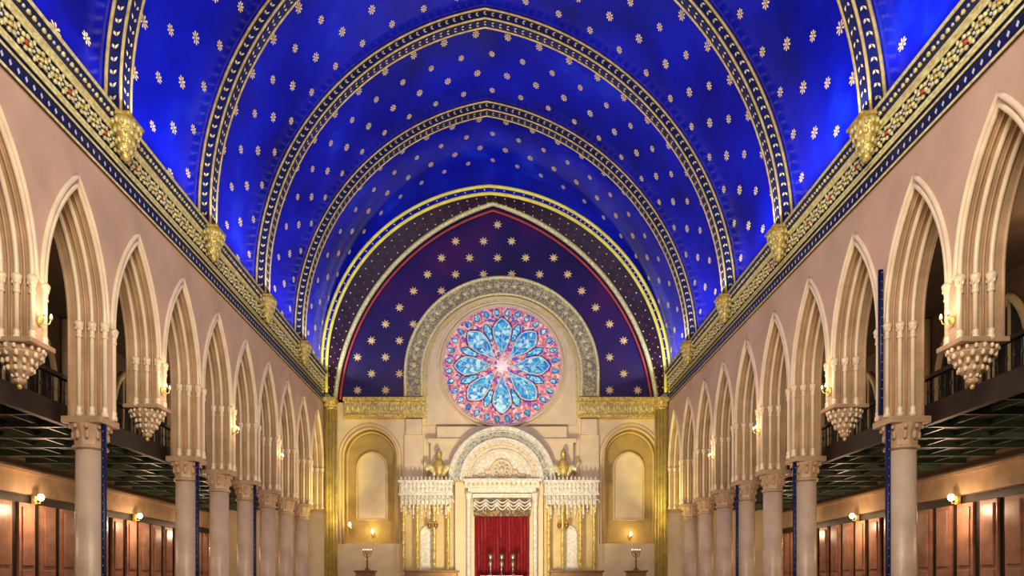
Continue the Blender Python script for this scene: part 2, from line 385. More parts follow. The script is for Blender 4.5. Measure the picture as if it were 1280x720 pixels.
# ------------------------------------------------------------------ vault
VR,VE,VS=8.42,1.42,H(8.42)
VRISE=math.sqrt(VR*VR-VE*VE)
YC=27.55
def shx(u,z): return u-.33*(max(z,0)/VRISE)
def vpts(d=0.,n=28): return [(shx(u,z),VS+z) for u,z in archRe(VR-d,VE,n)]
v=MB()
A=vpts(0,32)
ys=[Y0+i*(YC+.01-Y0)/12 for i in range(13)]
for i in range(12): v.loft([(x,ys[i],z) for x,z in A],[(x,ys[i+1],z) for x,z in A],0,True)
D=vpts(0,400);cum=[0]
for i in range(1,len(D)): cum.append(cum[-1]+math.hypot(D[i][0]-D[i-1][0],D[i][1]-D[i-1][1]))
def at(sv):
    lo=0
    while lo<len(cum)-2 and cum[lo+1]<sv: lo+=1
    t=(sv-cum[lo])/(cum[lo+1]-cum[lo]);a,b=D[lo],D[lo+1]
    tx,tz=b[0]-a[0],b[1]-a[1];L=math.hypot(tx,tz)
    return (a[0]+tx*t,a[1]+tz*t),(tx/L,tz/L)
TOT=cum[-1]
for k in range(-3,9,2):
    yb=YK(k)
    for ri,dy in enumerate((.72,1.52,2.32,3.12)):
        st=1.0;off=.35+(st/2 if ri%2 else 0);q=off
        while q<TOT-.3:
            (px,pz),(tx,tz)=at(q);n=Vector((tz,0,-tx))
            yy=yb+dy
            if yy<27.3: v.flower(Vector((px,yy,pz))+n*.006,(tx,0,tz),(0,1.3,0),n,.118 if ri%2==0 else .10,8,1,0)
            q+=st
struct(v.build('ceiling',[M['blue'],M['star']]),'deep blue pointed barrel vault covered in gold stars')
# ribs
base=None;n=0
for k in (-1,1,3,5,7):
    lab='pointed vault rib with leaf chain, %s'%['nearest the viewer','second from the viewer','third from the viewer','fourth, apex at the picture top','fifth, just before the chancel arch'][n]
    Y=YK(k);w=.17
    if base is None:
        r=empty('vault_rib',(0,Y,VS-.3),lab,'rib','vault ribs');base=r
        a=vpts(.003,36);b=vpts(.30,36)
        a=[(a[0][0],VS-.0)]+a+[(a[-1][0],VS-.0)];b=[(b[0][0],VS-.1)]+b+[(b[-1][0],VS-.1)]
        p=MB(); p.loft([(x,Y-w,z) for x,z in a],[(x,Y-w,z) for x,z in b]); p.loft([(x,Y-w,z) for x,z in b],[(x,Y+w,z) for x,z in b],0,False); p.loft([(x,Y+w,z) for x,z in b],[(x,Y+w,z) for x,z in a]); p.build('rib_body',[M['navy']],r)
        p=MB()
        for dd,yy,rr in ((.30,-w,.030),(.30,w,.030),(.04,-w-.01,.035),(.05,w+.01,.03)):
            c=vpts(dd,36)
            p.tube([(x,Y+yy,z) for x,z in c],rr,(0,1,0),6)
        p.build('gilt_moulding',[M['rgold']],r)
        p=MB()
        for dd,fr in ((.17,True),(.308,False)):
            c=vpts(dd,200);acc=0
            for i in range(1,len(c)):
                L=math.hypot(c[i][0]-c[i-1][0],c[i][1]-c[i-1][1]);acc+=L
                if acc>.20:
                    acc=0;tx,tz=(c[i][0]-c[i-1][0])/L,(c[i][1]-c[i-1][1])/L
                    for sg in (-1,1):
                        if fr: ctr=Vector((c[i][0],Y-w-.012,c[i][1]));e1=Vector((tx,0,tz));e2=Vector((tz,0,-tx));nn=Vector((0,-1,0))
                        else: ctr=Vector((c[i][0],Y,c[i][1]));e1=Vector((tx,0,tz));e2=Vector((0,1,0));nn=Vector((tz,0,-tx))
                        ctr=ctr+e2*(sg*(.032 if fr else .05))
                        m1=e1*.045+e2*sg*.025
                        m2=(e2*sg*.5-e1*.3)*.045
                        p.add([ctr-m1,ctr+m2+nn*.008,ctr+m1,ctr-m2+nn*.008],[(0,1,2,3)])
        p.build('leaf_chain',[M['starw']],r)
    else: dup(base,(0,Y,VS-.3),lab)
    n+=1
for s,side in ((-1,'left'),(1,'right')):
    base=None;n=0
    for k in (-1,1,3,5,7):
        lab='gilded capital at the %s foot of a vault rib, %s'%(side,['nearest the viewer','second from the viewer','middle one','fourth from the viewer','nearest the far wall'][n])
        X=s*6.70;Y=YK(k);Z=H(7.62)
        if base is None:
            r=empty('rib_capital',(X,Y,Z),lab,'capital','gilded rib capitals');base=r
            p=MB(); p.lathe((X,Y,Z),[(.04,0),(.10,.05),(.08,.1),(.15,.2),(.14,.3),(.20,.43),(.26,.58),(.28,.65),(.24,.71)],18,0,.82,1.,flute=.06,nf=8); p.build('capital_body',[M['gold']],r)
            p=MB()
            for rr,zz,nn in ((.27,.59,15),(.22,.46,12),(.16,.31,10),(.11,.17,7)):
                for a in range(nn):
                    aa=a*2*PI/nn; p.ball((X+rr*math.cos(aa)*.84,Y+rr*math.sin(aa),Z+zz),.038,.042,.062,6)
            p.build('acanthus_leaves',[M['gold2']],r)
            p=MB(); p.box(X-.23,X+.20,Y-.28,Y+.28,Z+.69,Z+.75); p.build('abacus',[M['gold']],r,.02)
        else: dup(base,(X,Y,Z),lab)
        n+=1
# ------------------------------------------------------------------ chancel arch
def asp(hw,rise,spr,n=28,sh=-.2): return [(u+sh*z/rise+.0,H(spr)+z) for u,z in arch(hw,rise,n)]
def acut(hw,rise,spr,zc,n=28,sh=-.12):
    R=(rise*rise+hw*hw)/(2*hw);e=R-hw;t0=math.asin((zc-spr)/R);t1=math.acos(e/R)
    L=[(e-R*math.cos(t0+(t1-t0)*i/n),R*math.sin(t0+(t1-t0)*i/n)) for i in range(n+1)]
    L=L+[(-u,z) for u,z in L[-2::-1]]
    return [(u+sh*z/rise,H(spr)+z) for u,z in L]
g=MB()
a=vpts(0,28);b=asp(6.98,7.42,8.42,28,-.28)
g.loft([(x,YC,z) for x,z in a],[(x,YC,z) for x,z in b],0)
struct(g.build('wall_chancel_arch',[M['blue']]),'blue wall above the chancel arch')
ch=empty('chancel_arch',(0,YC,H(7.6)),'wide yellow and navy banded pointed arch framing the far wall','arch')
def zl(c,zb): return [(c[0][0],zb)]+c+[(c[-1][0],zb)]
B2=asp(6.78,7.25,8.3,28,-.24);B3=acut(6.62,8.88,6.62,7.6)
b1=zl(asp(6.96,7.42,8.42,28,-.28),H(7.6));b2=zl(B2,H(7.6));b3=zl(B3,H(7.5))
p=MB(); p.loft([(x,YC-.02,z) for x,z in b1],[(x,YC-.02,z) for x,z in b2]); p.build('front_band',[M['blue']],ch)
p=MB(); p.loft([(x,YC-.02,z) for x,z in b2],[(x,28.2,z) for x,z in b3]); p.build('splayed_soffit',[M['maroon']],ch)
p=MB(); p.tube([(x,YC-.05,z) for x,z in b1],.065,(0,1,0),8); p.tube([(x,YC-.05,z) for x,z in b2],.065,(0,1,0),8); p.build('yellow_moulding',[M['yellow']],ch)
p=MB(); p.tube([(x,28.15,z) for x,z in b3],.10,(0,1,0),8); c=zl(acut(6.42,8.62,6.62,7.6),H(7.5)); p.tube([(x,28.2,z) for x,z in c],.045,(0,1,0),8,1); p.build('inner_gilt_moulding',[M['gold2'],M['redp']],ch)
p=MB()
for (A_,B_,yy0,yy1,mi,tt,stp) in ((b1,b2,YC-.05,YC-.05,0,.5,.2),(b2,b3,YC,28.2,0,.25,.45),(b2,b3,YC,28.2,1,.5,.4),(b2,b3,YC,28.2,0,.75,.3)):
    P=[Vector((A_[i][0]*(1-tt)+B_[i][0]*tt,yy0*(1-tt)+yy1*tt,A_[i][1]*(1-tt)+B_[i][1]*tt)) for i in range(len(A_))]
    for i in range(len(P)-1):
        L=(P[i+1]-P[i]).length;m_=max(1,int(L/stp))
        for j in range(m_):
            c=P[i].lerp(P[i+1],(j+.5)/m_); p.ball((c.x,c.y-.02,c.z),.04,.03,.04,4,mi)
p.build('dot_ornament',[M['star'],M['redp']],ch)
# ------------------------------------------------------------------ far wall
def X(px,Y=28.3): return (px-620)*Y/860
def Z(py,Y=28.3): return H((728-py)*Y/860)
YW=28.3
TW=lambda u,d,z:(u,YW+d,z)
w=MB()
c=zl(acut(6.72,9.0,6.62,7.6),H(7.4))
w.add([(x,YW,z) for x,z in c],[list(range(len(c)))],1)
zt=H(7.6)
nl,nr=X(463),X(788);hw=1.12
arch_panel(w,-7.3,nl+1.6,nl,hw,H(5.15),1.2,zt,H(1.6),TW,0,.45,0,14,2)
arch_panel(w,nr-1.6,7.4,nr,hw,H(5.15),1.2,zt,H(1.6),TW,0,.45,0,14,2)
w.box(nl+1.6,nr-1.6,YW,YW+.45,0,zt,0)
w.box(-11.6,nl+1.6,YW+.0,YW+.45,0,H(1.6),0); w.box(nr-1.6,11.6,YW,YW+.45,0,H(1.6),0)
w.box(-11.6,-7.3,YW,YW+.4,H(1.6),H(8),0);w.box(7.4,11.6,YW,YW+.4,H(1.6),H(8),0)
for cx in (nl,nr): w.box(cx-1.3,cx+1.3,YW+.44,YW+.5,H(1.4),zt,2)
rc=(X(627),Z(470))
def inside(x,z,poly):
    for a_,b_ in zip(poly[:-1],poly[1:]):
        lo,hi=min(a_[0],b_[0]),max(a_[0],b_[0])
        if lo<=x<=hi and z<min(a_[1],b_[1]): return True
    return False
c2=acut(6.22,8.38,6.62,7.6,20)
for i in range(11):
    py=281+i*20.7
    for j in range(-10,11):
        px=622+j*35+(17.5 if i%2 else 0)
        x,z=X(px),Z(py)
        if math.hypot(x-rc[0],z-rc[1])<4.15 or (z<rc[1] and abs(x-rc[0])<4.15): continue
        if inside(x,z,c2): w.star((x,YW-.015,z),(1,0,0),(0,0,1),(0,-1,0),.20,8,.45,3,.04,.2)
wf=struct(w.build('wall_far',[M['cream'],M['indigo'],M['ochre'],M['star']]),'cream far wall with indigo starry tympanum')
for cx in (nl,nr):
    p=MB()
    for hw_,r_,yy,rr in ((1.12,1.2,YW-.02,.06),(1.28,1.38,YW-.01,.035),(1.0,1.08,YW+.25,.035)):
        A_=[(cx-hw_,H(1.6))]+[(cx+u,H(5.15)+z) for u,z in arch(hw_,r_,14)]+[(cx+hw_,H(1.6))]
        p.tube([(x,yy,z) for x,z in A_],rr,(0,1,0),8)
    p.build('niche_moulding',[M['ochre2']],wf)
    p=MB(); A_=[(cx-.62,H(2.6))]+[(cx+u,H(4.75)+z) for u,z in arch(.62,.66,12)]+[(cx+.62,H(2.6))]
    p.add([(x,YW+.40,z) for x,z in A_],[list(range(len(A_)))],1); p.tube([(x,YW+.38,z) for x,z in A_],.06,(0,1,0),8,0,True); p.build('blind_window',[M['ochre2'],M['cream']],wf)
# gilded entablatures
for (a_,b_,nm) in ((432,531,'left'),(723,823,'right')):
    xa,xb=X(a_),X(b_)
    r=empty('entablature',((xa+xb)/2,YW-.2,Z(523)),'ornate gold entablature on the far wall, %s of the rose window'%nm,'cornice','gold entablatures')
    p=MB(); p.box(xa,xb,YW-.25,YW-.01,Z(520),Z(503)); p.box(xa-.04,xb+.04,YW-.38,YW-.01,Z(504),Z(499)); p.box(xa-.02,xb+.02,YW-.31,YW-.01,Z(524),Z(520)); p.build('beam',[M['gold']],r,.015)
    p=MB();x=xa+.12
    while x<xb-.05:
        p.ball((x,YW-.26,Z(511.5)),.07,.04,.13,8); p.ball((x+.11,YW-.26,Z(508)),.04,.03,.04,6); p.ball((x+.11,YW-.26,Z(515)),.04,.03,.04,6); x+=.22
    p.build('relief_ornament',[M['gold2']],r)
# rose surround
cx,cz=rc
r=empty('rose_window_surround',(cx,YW-.2,Z(526)),'round-headed arch of grey and gold mosaic framing the rose window','arch surround')
def ring(c,r0,r1,y0,a0=0.,a1=PI,n=40,leg=0.):
    I=[(c[0]+r0*math.cos(a0+(a1-a0)*i/n),c[1]+r0*math.sin(a0+(a1-a0)*i/n)) for i in range(n+1)]
    O=[(c[0]+r1*math.cos(a0+(a1-a0)*i/n),c[1]+r1*math.sin(a0+(a1-a0)*i/n)) for i in range(n+1)]
    if leg>0:
        I=[(I[0][0],c[1]-leg)]+I+[(I[-1][0],c[1]-leg)];O=[(O[0][0],c[1]-leg)]+O+[(O[-1][0],c[1]-leg)]
    return I,O
leg=cz-Z(498)
I,O=ring(rc,3.25,3.92,0,leg=leg)
p=MB()
p.loft([(x,YW-.3,z) for x,z in I],[(x,YW-.3,z) for x,z in O]); p.loft([(x,YW-.3,z) for x,z in O],[(x,YW,z) for x,z in O]); p.loft([(x,YW-.3,z) for x,z in I],[(x,YW-.12,z) for x,z in I]); p.build('mosaic_band',[M['mosa']],r)
p=MB(); p.tube([(x,YW-.31,z) for x,z in I],.06,(0,1,0),8); p.tube([(x,YW-.31,z) for x,z in O],.07,(0,1,0),8)
I2,O2=ring(rc,3.05,3.12,0,leg=cz-Z(530)); p.tube([(x,YW-.15,z) for x,z in I2],.035,(0,1,0),6); p.build('gilt_edge',[M['gold2']],r)
p=MB()
for i in range(34):
    a=PI*i/33; c=(cx+3.585*math.cos(a),YW-.31,cz+3.585*math.sin(a)); p.star(c,(1,0,0),(0,0,1),(0,-1,0),.13,6,.5,0,.03)
p.build('rosette_ornament',[M['gold2']],r)
I3,_=ring(rc,3.24,3.9,0,leg=cz-Z(532))
p=MB(); p.add([(x,YW-.12,z) for x,z in I3],[list(range(len(I3)))]); p.build('field_panel',[M['cream']],r)
p=MB()
for k in (-1,1):
    p.box(cx+k*3.25,cx+k*3.9,YW-.28,YW-.01,Z(545),Z(525.5)); p.box(cx+k*3.2,cx+k*3.98,YW-.2,YW-.01,.91,Z(545))
p.build('pier',[M['cream']],r,.02)
# rose window
wc=(X(627.5),Z(459));R0=2.47;YR=YW-.16
wr=empty('window_1',(wc[0],YR,wc[1]),'round stained glass rose window with eight blue petals','window'); wr['kind']='structure'
def disc(mb,c,r,y,n=32,m=0):
    mb.add([(c[0]+r*math.cos(2*PI*i/n),y,c[1]+r*math.sin(2*PI*i/n)) for i in range(n)],[list(range(n))],m)
def circ(c,r,y,n=32): return [(c[0]+r*math.cos(2*PI*i/n),y,c[1]+r*math.sin(2*PI*i/n)) for i in range(n)]
p=MB(); disc(p,wc,R0,YR,64); p.build('pink_glass_field',[M['gpink']],wr)
p=MB(); p.tube(circ(wc,R0,YR-.03,64),.04,(0,1,0),8,0,True); p.tube(circ(wc,R0+.14,YR-.0,64),.05,(0,1,0),8,0,True); p.build('stone_rim',[M['cream']],wr)
def petal(a,r0,r1,wd,y,n=14,pw=1.35):
    L=[]
    for i in range(n+1):
        t=i/n; rr=r0+(r1-r0)*t; ww=wd*math.sin(PI*t**pw)**.8 if 0<t<1 else 0
        L.append((rr,ww))
    pts=[(rr,ww) for rr,ww in L]+[(rr,-ww) for rr,ww in L[-2:0:-1]]
    ca,sa=math.cos(a),math.sin(a)
    return [(wc[0]+rr*ca-ww*sa,y,wc[1]+rr*sa+ww*ca) for rr,ww in pts]
for i in range(8):
    a=PI/2+i*PI/4
    p=MB(); P=petal(a,.34,1.94,.37,YR-.02,18,1.6); p.add(P,[list(range(len(P)))]); pt=p.build('petal_pane',[M['gpet']],wr)
    q=MB(); q.tube([Vector(v_)+Vector((0,-.02,0)) for v_ in P],.022,(0,1,0),5,0,True)
    P2=petal(a,.36,2.0,.43,YR-.02,18,1.6); q.tube([Vector(v_)+Vector((0,-.01,0)) for v_ in P2],.018,(0,1,0),5,1,True)
    q.tube([(wc[0]+rr*math.cos(a),YR-.035,wc[1]+rr*math.sin(a)) for rr in (.5,1.1,1.75)],.013,(0,1,0),4,2)
    for rr in (.70,.92,1.14,1.36,1.56):
        for sg in (-1,1):
            q.tube([(wc[0]+r_*math.cos(a)-sg*o_*math.sin(a),YR-.033,wc[1]+r_*math.sin(a)+sg*o_*math.cos(a)) for r_,o_ in ((rr-.08,0),(rr+.05,.12),(rr+.15,.19))],.010,(0,1,0),4,2)
    q.build('petal_tracery',[M['tracw'],M['lead'],M['tracw']],pt)
    a2=a+PI/8
    p=MB(); P=petal(a2,1.05,1.84,.16,YR-.02,8,1.0); p.add(P,[list(range(len(P)))]); pt=p.build('leaf_pane',[M['gmed']],wr)
    q=MB(); q.tube([Vector(v_)+Vector((0,-.02,0)) for v_ in P],.016,(0,1,0),5,0,True); P2=petal(a2,.92,1.92,.23,YR-.02,8,1.0); q.tube([Vector(v_)+Vector((0,-.012,0)) for v_ in P2],.016,(0,1,0),5,1,True); q.build('leaf_leading',[M['lead'],M['trac']],pt)
for i in range(32):
    a=PI/32+PI/2+i*PI/16
    p=MB(); P=petal(a,2.04,2.34,.09,YR-.021,8,.8); p.add(P,[list(range(len(P)))])
    pt=p.build('rim_leaf_pane',[M['gmed'] if i%3 else M['gpet']],wr)
    q=MB(); q.tube([Vector(v_)+Vector((0,-.015,0)) for v_ in P],.011,(0,1,0),5,0,True)
    P2=petal(a,1.98,2.40,.15,YR-.021,8,.8); q.tube([Vector(v_)+Vector((0,-.01,0)) for v_ in P2],.013,(0,1,0),5,1,True); q.build('rim_tracery',[M['lead'],M['trac']],pt)
p=MB(); p.star((wc[0],YR-.04,wc[1]),(1,0,0),(0,0,1),(0,-1,0),.36,8,.55,0,.03); p.build('centre_pane',[M['grose']],wr)
p=MB(); p.tube(circ(wc,.37,YR-.04,24),.02,(0,1,0),5,0,True); p.tube(circ(wc,2.40,YR-.04,64),.02,(0,1,0),5,0,True)
p.build('tracery_rings',[M['trac']],wr)
# ------------------------------------------------------------------ corner clustered piers
for s,side in ((-1,'left'),(1,'right')):
    xc=s*6.70
    r=empty('clustered_pier',(xc,27.9,0),'tall golden clustered pier beside the far wall, %s end'%side,'pier','chancel piers')
    for (dx,dy,rr) in ((0,0,.13),(-.2,.05,.07),(.21,.04,.05),(-.12,-.12,.05),(.12,-.12,.05)):
        p=MB(); p.tube([(xc-dx*s,27.9+dy,.5),(xc-dx*s,27.9+dy,H(7.02))],rr,(1,0,0),12); p.build('shaft',[M['ygold']],r)
    p=MB(); p.box(xc-.27,xc+.27,27.65,28.1,H(7.3),H(7.46)); p.lathe((xc,27.9,H(7.0)),[(.24,0),(.27,.04),(.24,.08),(.26,.2),(.3,.3)],16,0,.9,.8,flute=.05,nf=8)
    for a in range(12): p.ball((xc+.24*math.cos(a*PI/6),27.9+.2*math.sin(a*PI/6),H(7.18)),.045,.04,.08,6)
    p.build('capital',[M['gold']],r,.01)
    p=MB(); p.box(xc-.26,xc+.26,27.6,28.15,0,.5); p.build('plinth',[M['cream']],r,.02)
# ------------------------------------------------------------------ platform, ark
p=MB(); p.box(-6.0,6.2,25.2,28.27,0,.9); p.box(-6.2,6.35,24.9,25.2,0,.6); p.box(-6.3,6.4,24.6,24.9,0,.3); tag(p.build('platform',[M['floor']]),'raised stepped platform in front of the ark','platform')
YA=27.55
def x_(px): return X(px,YA)
def z_(py): return Z(py,YA)
ar=empty('torah_ark',(x_(627),YA+.3,.9),'white marble ark with a round arched pediment below the rose window','ark')
ac=(x_(627),z_(600))
p=MB(); p.box(x_(568),x_(680),YW-.42,YW-.21,.9,z_(600))
p.box(x_(537),x_(718),YW-.40,YW-.21,z_(601),z_(548));p.box(x_(533),x_(722),YW-.46,YW-.21,z_(551),z_(546)); p.box(x_(545),x_(710),YW-.34,YW-.21,z_(546),z_(530)); p.build('backing_block',[M['cream']],ar,.02)
def band(name,r0,r1,y,m):
    I,O=ring(ac,r0,r1,0,n=36); q=MB(); q.loft([(x,y,z) for x,z in I],[(x,y,z) for x,z in O]); q.loft([(x,y,z) for x,z in O],[(x,YW-.4,z) for x,z in O]); q.loft([(x,y,z) for x,z in I],[(x,YA+.25,z) for x,z in I]); return q.build(name,[m],ar)
band('outer_arch',1.93,2.10,YA-.12,M['marble']); band('mosaic_arch',1.66,1.93,YA-.05,M['mosb']); band('middle_arch',1.5,1.66,YA-.1,M['marble']); band('inner_arch',1.22,1.5,YA,M['cream'])
p=MB()
for rr,yy,t_ in ((2.10,YA-.13,.05),(1.93,YA-.13,.03),(1.66,YA-.11,.03),(1.36,YA-.01,.03),(1.22,YA-.01,.05)):
    p.tube([(ac[0]+rr*math.cos(PI*i/36),yy,ac[1]+rr*math.sin(PI*i/36)) for i in range(37)],t_,(0,1,0),6)
for i in range(19):
    a=PI*(i+.5)/19; p.tube([(ac[0]+rr*math.cos(a),YA-.01,ac[1]+rr*math.sin(a)) for rr in (1.24,1.48)],.028,(0,1,0),5)
p.build('arch_moulding',[M['marble']],ar)
p=MB()
for i in range(25):
    a=PI*(i+.5)/25; p.star((ac[0]+1.795*math.cos(a),YA-.07,ac[1]+1.795*math.sin(a)),(1,0,0),(0,0,1),(0,-1,0),.08,6,.5,0,.03)
p.build('arch_rosette_row',[M['gold2']],ar)
p=MB(); p.add([(ac[0]+1.22*math.cos(PI*i/24),YA+.2,ac[1]+1.22*math.sin(PI*i/24)) for i in range(25)],[list(range(25))]); p.build('tympanum',[M['marble']],ar)
p=MB(); mc=(ac[0],ac[1]+.42)
p.tube(circ(mc,.40,YA+.12,24),.05,(0,1,0),8,0,True)
for i in range(10): p.ball((mc[0]+.24*math.cos(i*PI/5),YA+.12,mc[1]+.24*math.sin(i*PI/5)),.07,.06,.07,6)
p.ball((mc[0],YA+.1,mc[1]),.12,.08,.12,8)
for k in (-1,1):
    for i in range(6): p.ball((mc[0]+k*(.50+.1*i),YA+.14,ac[1]+.35-.05*i+.05*math.sin(i*2)),.08,.06,.12-.01*i,6)
p.build('relief_medallion',[M['cream']],ar)
p=MB(); p.box(x_(581),x_(674),YA-.15,YW-.43,z_(610),z_(600)); p.box(x_(578),x_(677),YA-.22,YW-.43,z_(602),z_(599)); p.box(x_(585),x_(670),YA-.08,YW-.43,z_(616),z_(610)); p.build('entablature',[M['marble']],ar,.01)
p=MB()
for i in range(15): p.ball((x_(586+i*5.9),YA-.17,z_(606)),.05,.04,.08,6)
p.build('entablature_ornament',[M['gold2']],ar)
for px in (586,669):
    p=MB(); p.lathe((x_(px),YA,.9),[(.15,0),(.15,.2),(.09,.25),(.09,z_(632)-.9),(.11,z_(630)-.9),(.09,z_(628)-.9),(.15,z_(619)-.9),(.16,z_(616)-.9)],14); p.build('colonnette',[M['marble']],ar)
p=MB(); p.box(x_(592),x_(663),YA+.08,YA+.14,z_(645),z_(615)); p.build('pelmet',[M['mosd']],ar)
p=MB()
for j in range(5):
    xa=x_(593+j*14);xb=x_(607+j*14)
    for q_ in range(3):
        p.tube([(xa+(xb-xa)*i/8,YA+.02,z_(624+q_*3)-.14*(1+.3*q_)*math.sin(PI*i/8)) for i in range(9)],.032,(0,1,0),6)
for j in range(6): p.ball((x_(593+j*14),YA+.02,z_(630)),.045,.04,.13,8); p.ball((x_(593+j*14),YA+.02,z_(636)),.03,.03,.06,6)
p.box(x_(591),x_(664),YA-.0,YA+.08,z_(622),z_(617)); p.build('scalloped_lambrequin',[M['marble']],ar)
p=MB();n=120
cols=[]
for r_ in range(7):
    row=[];zz=.92+(z_(632)-.92)*r_/6
    for i in range(n+1):
        t=i/n;x=x_(593)+(x_(662)-x_(593))*t
        amp=.075*(1-.35*r_/6);ph=.4*math.sin(t*9+r_*.25)
        y=YA+.24+amp*math.sin(t*2*PI*9+ph)+.02*math.sin(t*2*PI*23+r_)
        row.append((x,y,zz))
    cols.append(row)
for r_ in range(6): p.loft(cols[r_],cols[r_+1],0,True)
tag(p.build('curtain',[M['curt']]),'deep red velvet curtain hanging in the doorway of the ark','curtain')
# side canopies
for (a_,b_,nm) in ((501,566,'left'),(680,746,'right')):
    xa,xb=x_(a_),x_(b_)
    r=empty('canopy_screen',((xa+xb)/2,YA,.9),'lacy white marble canopy on slender gold columns, %s of the red curtain'%nm,'canopy','marble canopies')
    y0=YA-.45
    p=MB(); p.box(xa,xb,y0,YW-.47,z_(618),z_(603)); p.box(xa-.05,xb+.05,y0-.06,YW-.47,z_(605),z_(602)); p.box(xa-.03,xb+.03,y0-.04,YW-.47,z_(621),z_(618)); p.build('canopy_block',[M['marble']],r,.01)
    p=MB();k=0;x=xa+.08
    while x<xb:
        p.lathe((x,y0-.02,z_(603)),[(.05,0),(.025,.05),(.05,.1),(.0,.2)],6)
        p.ball((x,y0-.04,z_(608)),.05,.04,.07,6); p.ball((x,y0-.04,z_(614)),.05,.04,.09,6); p.tube([(x,y0,z_(620)),(x,y0,z_(640 if k%2 else 632))],.035,(0,1,0),6)
        p.ball((x,y0,z_(642 if k%2 else 634)),.055,.05,.12,8);p.ball((x,y0,z_(648 if k%2 else 640)),.035,.035,.07,6)
        p.tube([(x+.08+.08*math.cos(PI*i/6),y0,z_(630)+.12*math.sin(PI*i/6)) for i in range(7)],.024,(0,1,0),5)
        x+=.16;k+=1
    p.build('pendant_tracery',[M['marble']],r)
    p=MB(); p.box(xa+.05,xb-.05,y0+.1,y0+.16,z_(632),z_(620)); p.build('lace_backing',[M['marble']],r)
    for px in (a_+5,a_+22,b_-22,b_-5):
        p=MB(); zz=z_(634)-.9; p.lathe((x_(px),y0+.08,.9),[(.13,0),(.13,.15),(.08,.2),(.075,.9),(.1,.93),(.07,.97),(.07,zz-.3),(.09,zz-.26),(.07,zz-.22),(.13,zz-.04),(.14,zz)],12); p.build('colonnette',[M['gold']],r)
    p=MB(); p.box(xa+.02,xb-.02,YA+.2,YA+.26,.9,z_(621)); p.build('back_screen',[M['ochre2']],r)
    p=MB(); p.box(x_(a_+24),x_(b_-24),YA+.1,YA+.3,z_(712),z_(660)); 
    A_=[(x_((a_+b_)/2)+u,z_(668)+z) for u,z in arch(.24,.34,8)]; p.tube([(x,YA+.08,z) for x,z in A_],.05,(0,1,0),6); p.box(x_(a_+20),x_(b_-20),YA+.05,YA+.35,z_(714),z_(708)); p.build('relief_panel',[M['marble']],r,.01)
    p=MB(); p.box(xa,xb,y0-.02,YW-.47,.9,1.2); p.build('plinth',[M['marble']],r,.01)
    fx=x_(549 if nm=='left' else 704);fy=YA-.1
    q=empty('gilt_finial',(fx,fy,z_(602)),'carved gold winged finial on top of the %s marble canopy'%nm,'ornament','gold finials')
    p=MB(); p.lathe((fx,fy,z_(602)),[(.22,0),(.22,.1),(.12,.18),(.2,.4),(.22,.6),(.12,.85),(.06,.95),(.12,1.05),(.1,1.18),(.02,1.3)],12,0,1,.7,flute=.08,nf=6); p.build('urn_body',[M['gold']],q)
    for k in (-1,1):
        p=MB()
        for i in range(5): p.ball((fx+k*(.2+.07*i),fy,z_(602)+.35+.16*i-.03*i*i),.1,.05,.17-.015*i,8)
        p.build('wing',[M['gold2']],q)
    for j,px in enumerate((a_+37 if nm=='left' else a_+18,a_+45 if nm=='left' else a_+27)):
        lx=x_(px);lz=z_(662);l=empty('hanging_lantern',(lx,YA-.42,lz),'small bronze lantern below the %s marble canopy, %s one'%(nm,'left' if j==0 else 'right'),'lantern','lanterns under the canopies')
        p=MB(); p.tube([(lx,YA-.42,lz+.25),(lx,YA-.42,z_(634))],.012,(0,1,0),5); p.build('chain',[M['gold']],l)
        p=MB(); p.lathe((lx,YA-.42,lz),[(.02,0),(.07,.07),(.09,.16),(.07,.25),(.03,.3)],10); p.build('bowl',[M['bronze']],l)
        p=MB(); p.lathe((lx,YA-.42,lz+.22),[(.10,0),(.08,.04),(.04,.08)],10); p.build('crown',[M['gold']],l)
# desks
for px,wd,lab in ((457,.8,'left-hand corner'),(540,2.1,'left canopy'),(720,2.1,'right canopy'),(795,.8,'right-hand corner')):
    Yd=26.6;cx_=X(px,Yd);zt_=H((728-713)*Yd/860)
    r=empty('reading_desk',(cx_,Yd,.9),'dark reddish wooden desk on the platform before the %s'%(lab if 'canopy' in lab else lab+' niche'),'desk','platform desks')
    p=MB(); p.box(cx_-wd/2,cx_+wd/2,Yd-.3,Yd+.3,zt_-.07,zt_); p.build('desk_top',[M['bronze']],r,.015)
    p=MB(); p.box(cx_-wd/2+.06,cx_+wd/2-.06,Yd-.24,Yd+.26,.98,zt_-.07); p.build('cabinet',[M['bronze']],r,.01)
    p=MB(); p.box(cx_-wd/2+.02,cx_+wd/2-.02,Yd-.28,Yd+.29,.9,.98); p.build('plinth',[M['dark']],r,.01)
def candelabrum(cx_,Yd,zb,m,label,h=1.0,arms=3,group='candelabra'):
    r=empty('candelabrum',(cx_,Yd,zb),label,'candelabrum',group)
    p=MB(); p.lathe((cx_,Yd,zb),[(.12,0),(.11,.04),(.05,.08),(.04,.12)],12); p.build('foot',[m],r)
    p=MB(); p.lathe((cx_,Yd,zb+.1),[(.025,0),(.025,h*.25),(.05,h*.3),(.025,h*.35),(.02,h*.8)],8); p.build('stem',[m],r)
    for j in range(1,arms+1):
        rr=.075*j;p=MB()
        p.tube([(cx_+rr*math.cos(PI+PI*i/12),Yd,zb+h*.85+rr*math.sin(PI+PI*i/12)*1.1) for i in range(13)],.015,(0,1,0),6); p.build('branch',[m],r)
    for j in range(-arms,arms+1):
        p=MB(); xx=cx_+.075*j; p.lathe((xx,Yd,zb+h*.85),[(.018,0),(.028,.03),(.013,.05),(.013,.10)],6); cnd=p.build('candle_cup',[m],r)
        p=MB(); p.ball((xx,Yd,zb+h*.85+.12),.010,.010,.02,6); p.build('flame_bulb',[M['bulb']],cnd)
